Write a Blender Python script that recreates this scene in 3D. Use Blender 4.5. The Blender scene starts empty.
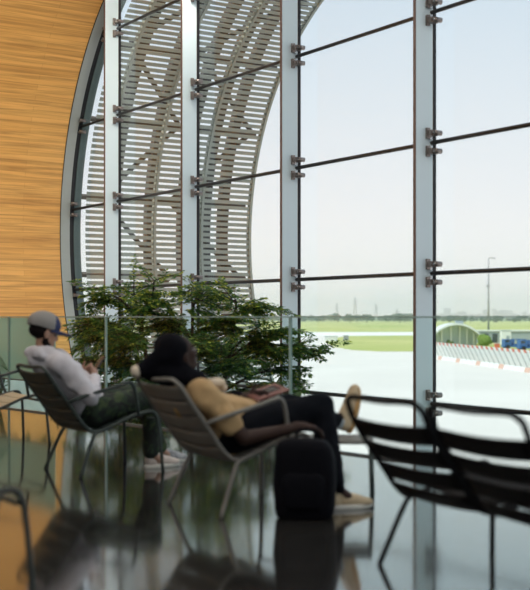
import bpy, bmesh, math, random
from mathutils import Vector, Matrix, noise
random.seed(7)
S = bpy.context.scene
COL = S.collection
PI = math.pi
R = math.radians

# ------------------------------------------------------------------ materials
def nt(name):
    m = bpy.data.materials.new(name); m.use_nodes = True
    t = m.node_tree; b = t.nodes['Principled BSDF']
    return m, t, b
def N(t, kind, **kw):
    n = t.nodes.new(kind)
    for k, v in kw.items():
        if k in n.inputs: n.inputs[k].default_value = v
        else: setattr(n, k, v)
    return n
def c4(c): return (c[0], c[1], c[2], 1)
def mat(name, col, rough=.5, metal=0, var=.12, scale=8, bump=0, bscale=60, spec=.5, trans=0):
    """plain surface with gentle procedural mottling"""
    m, t, b = nt(name)
    b.inputs['Roughness'].default_value = rough; b.inputs['Metallic'].default_value = metal
    b.inputs['Specular IOR Level'].default_value = spec
    tc = N(t, 'ShaderNodeTexCoord'); nz = N(t, 'ShaderNodeTexNoise', Scale=scale, Detail=4.0)
    t.links.new(tc.outputs['Object'], nz.inputs['Vector'])
    mx = N(t, 'ShaderNodeMix', data_type='RGBA')
    mx.inputs['A'].default_value = c4([max(0, x*(1-var)) for x in col]); mx.inputs['B'].default_value = c4([min(1, x*(1+var)) for x in col])
    t.links.new(nz.outputs['Fac'], mx.inputs['Factor']); t.links.new(mx.outputs['Result'], b.inputs['Base Color'])
    if bump:
        n2 = N(t, 'ShaderNodeTexNoise', Scale=bscale, Detail=3.0); t.links.new(tc.outputs['Object'], n2.inputs['Vector'])
        bp = N(t, 'ShaderNodeBump', Strength=bump, Distance=.01); t.links.new(n2.outputs['Fac'], bp.inputs['Height'])
        t.links.new(bp.outputs['Normal'], b.inputs['Normal'])
    return m
def mat_glass(name, tint=(.93,.97,.96), ior=1.45, rough=0.0, gl=1.0):
    """thin pane: tinted transparency plus Fresnel reflection"""
    m = bpy.data.materials.new(name); m.use_nodes = True; t = m.node_tree; t.nodes.clear()
    o = N(t, 'ShaderNodeOutputMaterial'); tr = N(t, 'ShaderNodeBsdfTransparent'); tr.inputs['Color'].default_value = c4(tint)
    g = N(t, 'ShaderNodeBsdfGlossy'); g.inputs['Roughness'].default_value = rough; g.inputs['Color'].default_value = (gl, gl, gl, 1)
    f = N(t, 'ShaderNodeFresnel', IOR=ior); mx = N(t, 'ShaderNodeMixShader')
    ge = N(t, 'ShaderNodeNewGeometry'); mr = N(t, 'ShaderNodeMapRange'); mr.inputs['To Min'].default_value = ior; mr.inputs['To Max'].default_value = 1/ior
    t.links.new(ge.outputs['Backfacing'], mr.inputs['Value']); t.links.new(mr.outputs[0], f.inputs['IOR'])   # same reflection on both faces of the thin pane
    t.links.new(f.outputs[0], mx.inputs[0]); t.links.new(tr.outputs[0], mx.inputs[1]); t.links.new(g.outputs[0], mx.inputs[2])
    t.links.new(mx.outputs[0], o.inputs['Surface'])
    return m
def mat_emit(name, col, st):
    m, t, b = nt(name); b.inputs['Base Color'].default_value = (.8,.8,.8,1)
    b.inputs['Emission Color'].default_value = c4(col); b.inputs['Emission Strength'].default_value = st
    return m
def mat_wood():
    m, t, b = nt('honey_wood_planks'); b.inputs['Roughness'].default_value = .45
    uv = N(t, 'ShaderNodeUVMap'); uv.uv_map = 'uv'
    br = N(t, 'ShaderNodeTexBrick', Scale=1.0); br.offset = .37; br.squash = 1
    br.inputs['Brick Width'].default_value = 2.6; br.inputs['Row Height'].default_value = .095; br.inputs['Mortar Size'].default_value = .0035
    br.inputs['Mortar Smooth'].default_value = .6; br.inputs['Bias'].default_value = 0
    br.inputs['Color1'].default_value = (.84,.47,.135,1); br.inputs['Color2'].default_value = (.76,.40,.105,1); br.inputs['Mortar'].default_value = (.58,.28,.07,1)
    t.links.new(uv.outputs[0], br.inputs['Vector'])
    mp = N(t, 'ShaderNodeMapping'); mp.inputs['Scale'].default_value = (.55, 16, 1); t.links.new(uv.outputs[0], mp.inputs['Vector'])
    nz = N(t, 'ShaderNodeTexNoise', Scale=1.0, Detail=6.0, Roughness=.62, Distortion=.5); t.links.new(mp.outputs[0], nz.inputs['Vector'])
    rp = N(t, 'ShaderNodeValToRGB'); rp.color_ramp.elements[0].position = .3; rp.color_ramp.elements[0].color = (.52,.42,.34,1)
    rp.color_ramp.elements[1].position = .6; rp.color_ramp.elements[1].color = (1.05,1.04,1.03,1)
    t.links.new(nz.outputs['Fac'], rp.inputs[0])
    mx = N(t, 'ShaderNodeMix', data_type='RGBA', blend_type='MULTIPLY'); mx.inputs['Factor'].default_value = .8
    t.links.new(br.outputs['Color'], mx.inputs['A']); t.links.new(rp.outputs[0], mx.inputs['B']); t.links.new(mx.outputs['Result'], b.inputs['Base Color'])
    return m
def mat_floor():
    m, t, b = nt('polished_dark_tile')
    g = N(t, 'ShaderNodeNewGeometry'); mp = N(t, 'ShaderNodeMapping'); mp.inputs['Rotation'].default_value = (0, 0, -R(32.7))
    t.links.new(g.outputs['Position'], mp.inputs['Vector'])
    br = N(t, 'ShaderNodeTexBrick', Scale=1.0); br.offset = .5
    br.inputs['Brick Width'].default_value = 1.2; br.inputs['Row Height'].default_value = .6; br.inputs['Mortar Size'].default_value = .004
    br.inputs['Color1'].default_value = (.030,.029,.027,1); br.inputs['Color2'].default_value = (.036,.034,.031,1); br.inputs['Mortar'].default_value = (.012,.012,.012,1)
    t.links.new(mp.outputs[0], br.inputs['Vector']); 
    nz = N(t, 'ShaderNodeTexNoise', Scale=3.0, Detail=8.0); t.links.new(g.outputs['Position'], nz.inputs['Vector'])
    mx = N(t, 'ShaderNodeMix', data_type='RGBA', blend_type='MULTIPLY'); mx.inputs['Factor'].default_value = .5
    t.links.new(br.outputs['Color'], mx.inputs['A']); t.links.new(nz.outputs['Fac'], mx.inputs['B']); t.links.new(mx.outputs['Result'], b.inputs['Base Color'])
    mr = N(t, 'ShaderNodeMapRange'); mr.inputs['To Min'].default_value = .05; mr.inputs['To Max'].default_value = .13
    t.links.new(nz.outputs['Fac'], mr.inputs['Value']); t.links.new(mr.outputs[0], b.inputs['Roughness'])
    b.inputs['IOR'].default_value = 1.8; b.inputs['Coat Weight'].default_value = .48; b.inputs['Coat Roughness'].default_value = .07; b.inputs['Coat IOR'].default_value = 1.65
    return m
def mat_ground(name, c1, c2, scale, c3=None, rough=.9):
    m, t, b = nt(name); b.inputs['Roughness'].default_value = rough; b.inputs['Specular IOR Level'].default_value = .2
    g = N(t, 'ShaderNodeNewGeometry'); nz = N(t, 'ShaderNodeTexNoise', Scale=scale, Detail=6.0); t.links.new(g.outputs['Position'], nz.inputs['Vector'])
    rp = N(t, 'ShaderNodeValToRGB'); rp.color_ramp.elements[0].position = .35; rp.color_ramp.elements[1].position = .65
    rp.color_ramp.elements[0].color = c4(c1); rp.color_ramp.elements[1].color = c4(c2)
    if c3: e = rp.color_ramp.elements.new(.8); e.color = c4(c3)
    t.links.new(nz.outputs['Fac'], rp.inputs[0]); t.links.new(rp.outputs[0], b.inputs['Base Color'])
    return m
def mat_leaf(name, c1, c2, c3, tl=.35):
    """leaf colour varies from leaf to leaf (stored per leaf), light passes through"""
    m = bpy.data.materials.new(name); m.use_nodes = True; t = m.node_tree; b = t.nodes['Principled BSDF']; out = t.nodes['Material Output']
    a = N(t, 'ShaderNodeAttribute'); a.attribute_name = 'leaf'
    rp = N(t, 'ShaderNodeValToRGB'); rp.color_ramp.elements[0].color = c4(c1); rp.color_ramp.elements[1].color = c4(c3)
    e = rp.color_ramp.elements.new(.6); e.color = c4(c2)
    t.links.new(a.outputs['Fac'], rp.inputs[0]); t.links.new(rp.outputs[0], b.inputs['Base Color']); b.inputs['Roughness'].default_value = .5
    tr = N(t, 'ShaderNodeBsdfTranslucent'); t.links.new(rp.outputs[0], tr.inputs['Color'])
    mx = N(t, 'ShaderNodeMixShader'); mx.inputs[0].default_value = tl
    t.links.new(b.outputs[0], mx.inputs[1]); t.links.new(tr.outputs[0], mx.inputs[2]); t.links.new(mx.outputs[0], out.inputs['Surface'])
    return m
def mat_camo():
    m, t, b = nt('dark_camouflage_cloth'); b.inputs['Roughness'].default_value = .85
    tc = N(t, 'ShaderNodeTexCoord'); nz = N(t, 'ShaderNodeTexNoise', Scale=16.0, Detail=2.0, Distortion=1.2); t.links.new(tc.outputs['Object'], nz.inputs['Vector'])
    rp = N(t, 'ShaderNodeValToRGB'); rp.color_ramp.interpolation = 'CONSTANT'
    rp.color_ramp.elements[0].color = (.006,.009,.007,1); rp.color_ramp.elements[1].position = .5; rp.color_ramp.elements[1].color = (.014,.03,.014,1)
    e = rp.color_ramp.elements.new(.6); e.color = (.038,.06,.02,1)
    t.links.new(nz.outputs['Fac'], rp.inputs[0]); t.links.new(rp.outputs[0], b.inputs['Base Color'])
    return m

M = dict(
 wood=mat_wood(), floor=mat_floor(),
 fin=mat('pale_blue_grey_painted_steel', (.71,.82,.85), .4, var=.03, scale=2),
 finedge=mat('brown_primer_edge', (.20,.13,.11), .6),
 dark=mat('dark_bronze_steel', (.022,.017,.017), .35, .3),
 clamp=mat('bronze_cast_steel', (.26,.22,.20), .3, .7),
 bolt=mat('bright_bolt_steel', (.45,.45,.45), .25, .9),
 seal=mat('black_rubber_seal', (.008,.008,.010), .6),
 archgrey=mat('brushed_grey_steel_liner', (.36,.39,.37), .45, .2, var=.05),
 archgreen=mat('grey_green_steel_frame', (.11,.155,.145), .5),
 glass=mat_glass('clear_facade_glass', (.988,.992,.996), 1.25),
 rail=mat_glass('green_tinted_balustrade_glass', (.93,.98,.965), 1.11),
 railedge=mat('green_glass_edge', (.36,.50,.46), .25),
 slat=mat('beige_grey_louvre_aluminium', (.34,.365,.305), .55, var=.05, scale=1.5),
 rib=mat('brown_grey_tube_steel', (.06,.05,.042), .6, var=.1),
 plaster=mat('warm_white_plaster', (.55,.52,.48), .8),
 darkwall=mat('grey_wall_paint', (.30,.30,.30), .8),
 ceil=mat('wood_toned_ceiling', (.40,.29,.18), .7),
 plinth=mat('grey_blue_plinth_paint', (.36,.47,.47), .6),
 slab=mat('grey_base_channel', (.16,.17,.17), .4),
 soil=mat('bark_mulch', (.035,.025,.018), .95, var=.5, scale=20, bump=.6),
 lamp=mat_emit('lamp_diffuser', (1,.96,.90), 38.0),
 ch_dark=mat('green_black_powder_coat', (.018,.024,.022), .35),
 ch_black=mat('black_powder_coat', (.004,.004,.005), .55, spec=.10),
 ch_grey=mat('dark_olive_grey_powder_coat', (.040,.052,.047), .55, spec=.25),
 ch_taupe=mat('taupe_powder_coat', (.185,.172,.15), .5, spec=.3),
 ch_tan=mat('sand_powder_coat', (.42,.36,.26), .42),  # pale tone: sky reflection on the far left seat, put into the coat colour
 skin1=mat('light_brown_skin', (.36,.20,.135), .5, var=.06, scale=30),
 skin2=mat('dark_brown_skin', (.036,.018,.013), .6, var=.1, scale=30, spec=.25),
 hood=mat('pale_grey_jersey', (.56,.53,.555), .9, var=.14, scale=22, bump=.3),
 camo=mat_camo(),
 capgrey=mat('grey_mesh_fabric', (.25,.235,.22), .9, bump=.3),
 navy=mat('navy_cotton', (.012,.022,.085), .8),
 hair=mat('black_hair', (.008,.006,.006), .9, bump=.5, bscale=90, spec=.12),
 shoe_w=mat('off_white_knit', (.55,.47,.42), .8, bump=.2),
 shoe_b=mat('black_and_white_knit', (.30,.30,.31), .8, var=.95, scale=40),
 sole=mat('white_rubber', (.62,.60,.54), .6),
 tee=mat('camel_cotton', (.44,.285,.135), .9, var=.12, scale=12, bump=.3),
 blackcloth=mat('black_cotton', (.004,.004,.006), .95, bump=.3, spec=.08),
 denim=mat('dark_navy_denim', (.006,.007,.010), .95, bump=.2, spec=.1),
 shoe_tan=mat('beige_suede', (.46,.36,.23), .85),
 sole_tan=mat('honey_rubber', (.50,.29,.11), .6),
 bag=mat('black_nylon', (.004,.004,.006), .9, bump=.4, spec=.1),
 cream=mat('cream_wool', (.62,.52,.40), .95, bump=.4),
 leather=mat('red_brown_leather', (.16,.055,.04), .5),
 phone=mat('black_phone_glass', (.01,.01,.012), .15),
 white=mat('eye_white', (.35,.33,.31), .4, spec=.2), iris=mat('dark_iris', (.02,.012,.01), .2),
 bark=mat('brown_bark', (.055,.04,.028), .9, var=.3, scale=14, bump=.5),
 leaf=mat_leaf('conifer_leaf', (.025,.085,.03), (.10,.22,.04), (.62,.64,.08), .5),  # yellow end of the ramp stands in for sunlit highlights on the tree
 leafd=mat_leaf('dark_shrub_leaf', (.008,.030,.012), (.02,.06,.02), (.07,.13,.03)),
 leafp=mat_leaf('palm_leaf', (.02,.08,.02), (.04,.14,.03), (.10,.22,.05)),
 apron=mat_ground('pale_concrete_apron', (.745,.672,.625), (.81,.73,.68), .06),
 grass=mat_ground('dry_airfield_grass', (.40,.44,.13), (.57,.53,.21), .02, (.56,.50,.26)),
 runway=mat_ground('pale_runway', (.84,.80,.76), (.9,.86,.82), .02),
 farland=mat_ground('distant_fields', (.10,.17,.06), (.20,.24,.10), .004),
 treefar=mat('distant_tree_foliage', (.035,.085,.055), .95, var=.4, scale=.3),
 shrubout=mat('yellow_green_shrub_foliage', (.16,.24,.05), .95, var=.5, scale=2),
 citymat=mat('distant_concrete', (.42,.42,.44), .9),
 pylon=mat('galvanised_steel', (.30,.32,.34), .6),
 outwhite=mat('white_painted_metal', (.78,.78,.78), .5),
 outgrey=mat('blue_grey_cladding', (.34,.39,.42), .6),
 fencep=mat('pale_grey_blast_panel', (.74,.77,.76), .6, var=.04),
 fencegap=mat('dark_panel_joint', (.36,.41,.42), .7),
 redmark=mat('red_marker_paint', (.66,.16,.09), .6),
 blue=mat('blue_vehicle_paint', (.03,.13,.36), .5),
 tyre=mat('tyre_rubber', (.02,.02,.02), .8),
 paleglass=mat('pale_green_pavilion_glass', (.50,.56,.56), .6, spec=.2), barrier=mat('faded_red_plastic', (.66,.42,.34), .6),
 darkglass=mat('dark_window_glass', (.04,.06,.07), .15),
 yellow=mat('yellow_paint', (.65,.40,.03), .6),
)

# ------------------------------------------------------------------ mesh builder
def tag(o, label=None, cat=None, group=None, kind=None):
    if label: o['label'] = label
    if cat: o['category'] = cat
    if group: o['group'] = group
    if kind: o['kind'] = kind
    return o
def empty(name, loc=(0,0,0), rz=0, parent=None):
    o = bpy.data.objects.new(name, None); COL.objects.link(o); o.location = loc; o.rotation_euler = (0, 0, rz)
    o.empty_display_size = .1
    if parent: o.parent = parent
    return o
def catmull(p, n=6, closed=False):
    p = [Vector(q) for q in p]; out = []
    for i in range(len(p)-1):
        a = p[max(i-1, 0)]; b = p[i]; c = p[i+1]; d = p[min(i+2, len(p)-1)]
        for k in range(n):
            u = k/n
            out.append(.5*((2*b)+(c-a)*u+(2*a-5*b+4*c-d)*u*u+(3*b-a-3*c+d)*u**3))
    out.append(p[-1]); return out
class MB:
    def __init__(s): s.v = []; s.f = []; s.m = []; s.smooth = []
    def add(s, verts, faces, mi=0, sm=False):
        b = len(s.v); s.v += [tuple(q) for q in verts]
        for f in faces: s.f.append(tuple(b+i for i in f)); s.m.append(mi); s.smooth.append(sm)
    def box(s, c, size, rot=None, mi=0):
        h = [x/2 for x in size]; vs = []
        for z in (-1, 1):
            for y in (-1, 1):
                for x in (-1, 1):
                    q = Vector((x*h[0], y*h[1], z*h[2]))
                    if rot is not None: q = rot @ q
                    vs.append(q+Vector(c))
        s.add(vs, [(0,2,3,1),(4,5,7,6),(0,1,5,4),(2,6,7,3),(0,4,6,2),(1,3,7,5)], mi)
        return s
    def hexa(s, v8, mi=0):
        s.add(v8, [(0,2,3,1),(4,5,7,6),(0,1,5,4),(2,6,7,3),(0,4,6,2),(1,3,7,5)], mi); return s
    def tube(s, pts, r, n=8, mi=0, cap=True, flat=None):
        pts = [Vector(p) for p in pts]; K = len(pts); rr = r if isinstance(r, (list, tuple)) else [r]*K
        vs = []; up = None
        for i, p in enumerate(pts):
            t = (pts[min(i+1, K-1)]-pts[max(i-1, 0)])
            t = t.normalized() if t.length > 1e-9 else Vector((0,0,1))
            if up is None:
                up = Vector((0,0,1)) if abs(t.z) < .9 else Vector((1,0,0))
            a = up-t*up.dot(t); a = a.normalized() if a.length > 1e-6 else t.orthogonal().normalized()
            up = a; b = t.cross(a)
            for k in range(n):
                an = 2*PI*k/n; vs.append(p+(a*math.cos(an)+b*math.sin(an))*rr[i])
        fs = [(i*n+k, i*n+(k+1) % n, (i+1)*n+(k+1) % n, (i+1)*n+k) for i in range(K-1) for k in range(n)]
        s.add(vs, fs, mi, True)
        if cap:
            b = len(s.v)-K*n
            s.f.append(tuple(b+k for k in reversed(range(n)))); s.m.append(mi); s.smooth.append(False)
            s.f.append(tuple(b+(K-1)*n+k for k in range(n))); s.m.append(mi); s.smooth.append(False)
        return s
    def cyl(s, p0, p1, r0, r1=None, n=10, mi=0): return s.tube([p0, p1], [r0, r0 if r1 is None else r1], n, mi)
    def capsule(s, p0, r0, p1, r1, n=14, k=5):
        p0 = Vector(p0); p1 = Vector(p1); d = p1-p0
        if d.length < 1e-6: d = Vector((0,0,1e-4)); p1 = p0+d
        u = d.normalized(); pts = []; rr = []
        for i in range(k+1):
            a = PI/2*(1-i/k); pts.append(p0-u*r0*math.sin(a)); rr.append(max(r0*math.cos(a), 1e-4))
        for i in range(k+1):
            a = PI/2*i/k; pts.append(p1+u*r1*math.sin(a)); rr.append(max(r1*math.cos(a), 1e-4))
        return s.tube2(pts, rr, u, n)
    def tube2(s, pts, rr, t, n):
        a = t.orthogonal().normalized(); b = t.cross(a); vs = []
        for p, r in zip(pts, rr):
            for k in range(n):
                an = 2*PI*k/n; vs.append(p+(a*math.cos(an)+b*math.sin(an))*r)
        K = len(pts)
        s.add(vs, [(i*n+k, i*n+(k+1) % n, (i+1)*n+(k+1) % n, (i+1)*n+k) for i in range(K-1) for k in range(n)]+[tuple(reversed(range(n))), tuple((K-1)*n+k for k in range(n))], 0, True)
        return s
    def ell(s, c, r, rot=None, n=18, k=10, mi=0, jit=0):
        vs = []; c = Vector(c)
        for i in range(k+1):
            th = PI*i/k
            for j in range(n):
                ph = 2*PI*j/n; q = Vector((math.sin(th)*math.cos(ph), math.sin(th)*math.sin(ph), math.cos(th)))
                w = 1+(jit*noise.noise(q*2.3+c*.7) if jit else 0)
                q = Vector((q.x*r[0]*w, q.y*r[1]*w, q.z*r[2]*w))
                if rot is not None: q = rot @ q
                vs.append(c+q)
        s.add(vs, [(i*n+j, (i+1)*n+j, (i+1)*n+(j+1) % n, i*n+(j+1) % n) for i in range(k) for j in range(n)], mi, True)
        return s
    def build(s, name, mats, parent=None, bevel=0, loc=None):
        me = bpy.data.meshes.new(name); me.from_pydata(s.v, [], s.f)
        for m in (mats if isinstance(mats, (list, tuple)) else [mats]): me.materials.append(m)
        me.polygons.foreach_set('material_index', s.m); me.polygons.foreach_set('use_smooth', s.smooth)
        bm = bmesh.new(); bm.from_mesh(me); bmesh.ops.remove_doubles(bm, verts=bm.verts, dist=1e-6); bmesh.ops.recalc_face_normals(bm, faces=bm.faces); bm.to_mesh(me); bm.free()
        me.update()
        o = bpy.data.objects.new(name, me); COL.objects.link(o)
        if parent: o.parent = parent
        if loc: o.location = loc
        if bevel:
            b = o.modifiers.new('bevel', 'BEVEL'); b.width = bevel; b.segments = 2; b.limit_method = 'ANGLE'
        return o
def solid(mb, name, mats, parent, voxel=.008, smooth=4, bumpy=0):
    """fuse overlapping volumes into one continuous skin"""
    o = mb.build('fuse', mats, None)
    r = o.modifiers.new('r', 'REMESH'); r.mode = 'VOXEL'; r.voxel_size = voxel
    sm = o.modifiers.new('s', 'SMOOTH'); sm.iterations = smooth; sm.factor = .5
    dg = bpy.context.evaluated_depsgraph_get()
    me = bpy.data.meshes.new_from_object(o.evaluated_get(dg)); me.name = name
    bpy.data.objects.remove(o)
    for p in me.polygons: p.use_smooth = True
    if bumpy:
        for v in me.vertices:
            v.co += v.normal*bumpy*noise.noise(v.co*14)
    if not me.materials:
        for m in (mats if isinstance(mats, (list, tuple)) else [mats]): me.materials.append(m)
    q = bpy.data.objects.new(name, me); COL.objects.link(q)
    if parent: q.parent = parent
    return q

# ------------------------------------------------------------------ layout of the glass hall
P4 = Vector((1.846, 13.0, 0)); D = Vector((-.541, .841, 0)).normalized(); E = Vector((.841, .541, 0)).normalized()
def W(s, t, z): return P4+D*s+E*t+Vector((0, 0, z))
ZC, SC, RV = 2.56, 4.91, 4.75                       # vault: centre height, centre along facade, radius
ROOM_R, ROOM_B, ZTOP = -15.0, -17.0, ZC+RV
ROT = math.atan2(E.y, E.x)                          # rotation of the facade frame
FR = Matrix.Rotation(ROT, 3, 'Z')                   # local x = E (outwards), local y = D

def struct(o, label, cat='structure'): return tag(o, label, cat, kind='structure')
def arc_pt(a, t, r=RV): return W(SC+r*math.cos(a), t, ZC+r*math.sin(a))
def ring(mb, t0, t1, r0, r1, a0, a1, n=48, mi=0):
    vs = []
    for i in range(n+1):
        a = a0+(a1-a0)*i/n
        vs += [arc_pt(a, t0, r0), arc_pt(a, t1, r0), arc_pt(a, t1, r1), arc_pt(a, t0, r1)]
    fs = [(i*4+k, i*4+(k+1) % 4, (i+1)*4+(k+1) % 4, (i+1)*4+k) for i in range(n) for k in range(4)]+[(0,1,2,3), (n*4+3, n*4+2, n*4+1, n*4)]
    mb.add(vs, fs, mi); return mb

# --- wood vault wall (curved, planks run towards the glass) with a uv map in metres
def vault_wall():
    A0, A1, n = R(-30.3), R(90), 60; mb = MB(); ring(mb, ROOM_B, -.27, RV, RV+.12, A0, A1, n)
    me = bpy.data.meshes.new('wall_left'); me.from_pydata(mb.v, [], mb.f); me.materials.append(M['wood'])
    bm = bmesh.new(); bm.from_mesh(me); bmesh.ops.recalc_face_normals(bm, faces=bm.faces); bm.to_mesh(me); bm.free()
    uv = me.uv_layers.new(name='uv')
    for p in me.polygons:
        for li in p.loop_indices:
            q = Vector(me.vertices[me.loops[li].vertex_index].co)-P4
            s, t = q.dot(D), q.dot(E)
            uv.data[li].uv = (t, RV*math.atan2(q.z-ZC, s-SC))
    for p in me.polygons: p.use_smooth = False
    o = bpy.data.objects.new('wall_left', me); COL.objects.link(o)
    return struct(o, 'curved honey wood plank wall at the left end of the glazing', 'wall')
vault_wall()
struct(ring(MB(), ROOM_B, -.27, RV, RV+.12, R(-47), R(-30.3), 10).build('baseboard_left', M['plinth']), 'grey-blue plinth below the curved wood wall', 'plinth')
mb = MB(); ring(mb, -.28, -.27, RV-.012, RV+.1, R(-47), R(90)); struct(mb.build('trim_1', M['seal']), 'thin black edge strip where the wood wall ends', 'trim')
mb = MB(); ring(mb, -.27, -.095, RV-.004, RV+.1, R(-47), R(90)); struct(mb.build('trim_2', M['archgrey']), 'curved light grey steel liner beside the wood wall', 'trim')
mb = MB(); ring(mb, -.095, -.02, RV-.0, RV+.1, R(-47), R(90)); struct(mb.build('trim_3', M['seal']), 'curved black gasket between steel liner and glass', 'trim')
mb = MB(); ring(mb, -.02, .11, RV-.01, RV+.1, R(-47), R(90)); struct(mb.build('trim_4', M['archgreen']), 'curved grey-green outer frame of the glass arch', 'trim')

# --- ceiling with added fill lights, right wall with high openings, back wall
def slab(name, s0, s1, t0, t1, z0, z1, m):
    mb = MB(); mb.hexa([W(s0,t0,z0), W(s1,t0,z0), W(s0,t1,z0), W(s1,t1,z0), W(s0,t0,z1), W(s1,t0,z1), W(s0,t1,z1), W(s1,t1,z1)])
    return mb.build(name, m)
struct(slab('ceiling', ROOM_R, SC, ROOM_B, .17, ZTOP, ZTOP+.25, M['ceil']), 'flat wood-toned ceiling above the hall', 'ceiling')
struct(slab('wall_back', ROOM_R, SC+RV, ROOM_B-.25, ROOM_B, 0, ZTOP, M['darkwall']), 'plain grey wall behind the viewer', 'wall')
mb = MB()
def wpiece(mb, s0, s1, t0, t1, z0, z1, mi=0): mb.hexa([W(s0,t0,z0), W(s1,t0,z0), W(s0,t1,z0), W(s1,t1,z0), W(s0,t0,z1), W(s1,t0,z1), W(s0,t1,z1), W(s1,t1,z1)], mi)
wpiece(mb, ROOM_R-.25, ROOM_R, ROOM_B, 0, -1.2, .6); wpiece(mb, ROOM_R-.25, ROOM_R, ROOM_B, 0, 7.0, ZTOP)
for t in (-17, -12.8, -8.6, -4.4, -.25): wpiece(mb, ROOM_R-.25, ROOM_R, t, t+.25, .6, 7.0)
struct(mb.build('wall_right', M['plaster']), 'pale wall with tall glazed openings at the right end of the hall', 'wall')
for i, t in enumerate((-16.75, -12.55, -8.35, -4.15)):
    mb = MB(); wpiece(mb, ROOM_R-.14, ROOM_R-.12, t, t+3.95, .6, 7.0)
    struct(mb.build('window_%d' % (i+1), M['glass']), 'tall side window in the right end wall of the hall', 'window')
WASH = 62
for s in (2.0, -2.5, -7.0, -11.5):  # unseen ceiling strips added as fill light for the hall
    for t in (-3.2, -8.4, -13.4):
        c = W(s, t, ZTOP); e = empty('ceiling_light', (c.x, c.y, c.z-.03), ROT)
        MB().box((0,0,0), (2.0,.36,.06)).build('lamp_housing', M['fin'], e)
        MB().box((0,0,-.034), (1.92,.30,.012)).build('diffuser', M['lamp'], e)
        tag(e, 'long recessed ceiling light over the seating hall', 'ceiling light', 'ceiling lights in the hall')

for i in range(4):  # unseen lights added to brighten the wood wall
    t_ = -.7-2.6*i; c = W(4.4, t_, ZTOP-.14); e = empty('wall_washer', (c.x, c.y, c.z), ROT); tag(e, 'slim ceiling wall washer lighting the curved wood wall', 'wall light', 'wall washers along the wood wall')
    MB().box((0,0,.06), (1.5,.16,.12)).build('housing', M['fin'], e); MB().box((0,.03,-.006), (1.4,.10,.012)).build('diffuser', M['lamp'], e)
    l = bpy.data.lights.new('wall_washer_lamp', 'AREA'); l.shape = 'RECTANGLE'; l.size = 1.4; l.size_y = .1; l.energy = WASH; l.color = (1,.93,.80); l.spread = R(120)
    lo = bpy.data.objects.new('lamp', l); COL.objects.link(lo); lo.parent = e; lo.location = (0,.05,-.03); lo.rotation_euler = Vector((0,-.85,.75)).to_track_quat('Z','X').to_euler()
# --- floor (up to the balustrade line) and lower planting bed
BC = Vector((1.236, 8.81, 0)); BD = Vector((-.62, .78, 0)).normalized(); BN = Vector((BD.y, -BD.x, 0))   # BN: towards glass
def B(u, off=0, z=0): return BC+BD*u+BN*off+Vector((0,0,z))
fl = [B(-11.7, .022), B(13.2, .022), W(9.5, ROOM_B, 0), W(ROOM_R, ROOM_B, 0)]
mb = MB(); mb.add([p+Vector((0,0,0)) for p in fl]+[p-Vector((0,0,.3)) for p in fl], [(0,1,2,3),(7,6,5,4)]+[(i, (i+1) % 4, 4+(i+1) % 4, 4+i) for i in range(4)])
struct(mb.build('floor', M['floor']), 'dark polished tile floor of the waiting area', 'floor')
mb = MB(); wpiece(mb, ROOM_R, SC+RV, -6.5, 0.1, -1.35, -1.2)
struct(mb.build('ground_planting_bed', M['soil']), 'sunken bark mulch bed between balustrade and glass', 'planting bed')

# --- facade: fins with clamps, horizontal tubes, panes
BAY = 2.61; LEV = [-1.27+1.42*i for i in range(7)]          # heights of the horizontal tubes
def arch_s(z): return SC+math.sqrt(max(RV**2-(z-ZC)**2, .01)) if z < ZTOP else SC
fin_names = {3: 'first', 2: 'second', 1: 'third', 0: 'fourth', -1: 'fifth'}
tn = 5
for j in range(-5, 4):
    s = j*BAY; top = ZTOP if s < SC else ZC+math.sqrt(RV**2-(s-SC)**2)
    mb = MB(); h = top+1.35
    for (t0, t1, mi, th) in ((-.278, -.271, 1, .042), (-.271, -.036, 0, .042), (-.036, -.031, 1, .042)):
        wpiece(mb, s-th/2, s+th/2, t0, t1, -1.35, top, mi)
    f = mb.build('trim_%d' % tn, [M['fin'], M['finedge']]); tn += 1
    struct(f, 'tall pale blue-grey steel fin, %s from the wood wall' % fin_names[j] if j in fin_names and j > -1 else 'tall pale blue-grey steel fin further right along the glazing', 'fin')
    mb = MB(); wpiece(mb, s-.022, s+.022, -.022, .012, -1.35, top); mb.build('joint_seal', M['seal'], f)
    for z in LEV:
        if z > top-.1 or z < -1: continue
        for dz in (-.098, .098):
            mb = MB(); ss = s-.021
            mb.box(W(ss-.012, -.115, z+dz), (.045, .03, .115), FR)                       # plate on the fin
            mb.box(W(ss-.045, -.075, z+dz), (.105, .055, .062), FR)                      # arm
            mb.cyl(W(ss-.092, -.10, z+dz), W(ss-.092, .0, z+dz), .030, n=10)
            mb.cyl(W(ss-.092, -.108, z+dz), W(ss-.092, -.098, z+dz), .017, n=8, mi=1)
            mb.box(W(ss-.015, -.085, z+dz+math.copysign(.048, dz)*-1), (.028,.024,.03), FR, 1)
            mb.build('clamp', [M['clamp'], M['bolt']], f)
for z in LEV:
    if z > ZTOP-.2: continue
    e = arch_s(z)
    o = MB().cyl(W(ROOM_R, -.05, z), W(e-.02, -.05, z), .024, n=8).build('trim_%d' % tn, M['dark']); tn += 1
    struct(o, 'dark bronze horizontal tube across the glazing, %.1f m above the floor' % z, 'glazing tube')
    if z > -1:
        for dz in (-.098, .098):
            mb = MB(); q = W(e, -.075, z+dz); w = W(e-.10, -.075, z+dz)
            mb.cyl(q, w, .022, n=8); mb.cyl(W(e-.09, -.11, z+dz), W(e-.09, -.0, z+dz), .032, n=10); mb.cyl(W(e-.09, -.118, z+dz), W(e-.09, -.108, z+dz), .018, n=8, mi=1)
            mb.build('clamp', [M['clamp'], M['bolt']], o)
wn = 5
zs = LEV+[ZTOP]
bays = [(j*BAY, (j+1)*BAY) for j in range(-6, 3)]+[(3*BAY, SC+RV)]
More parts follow.
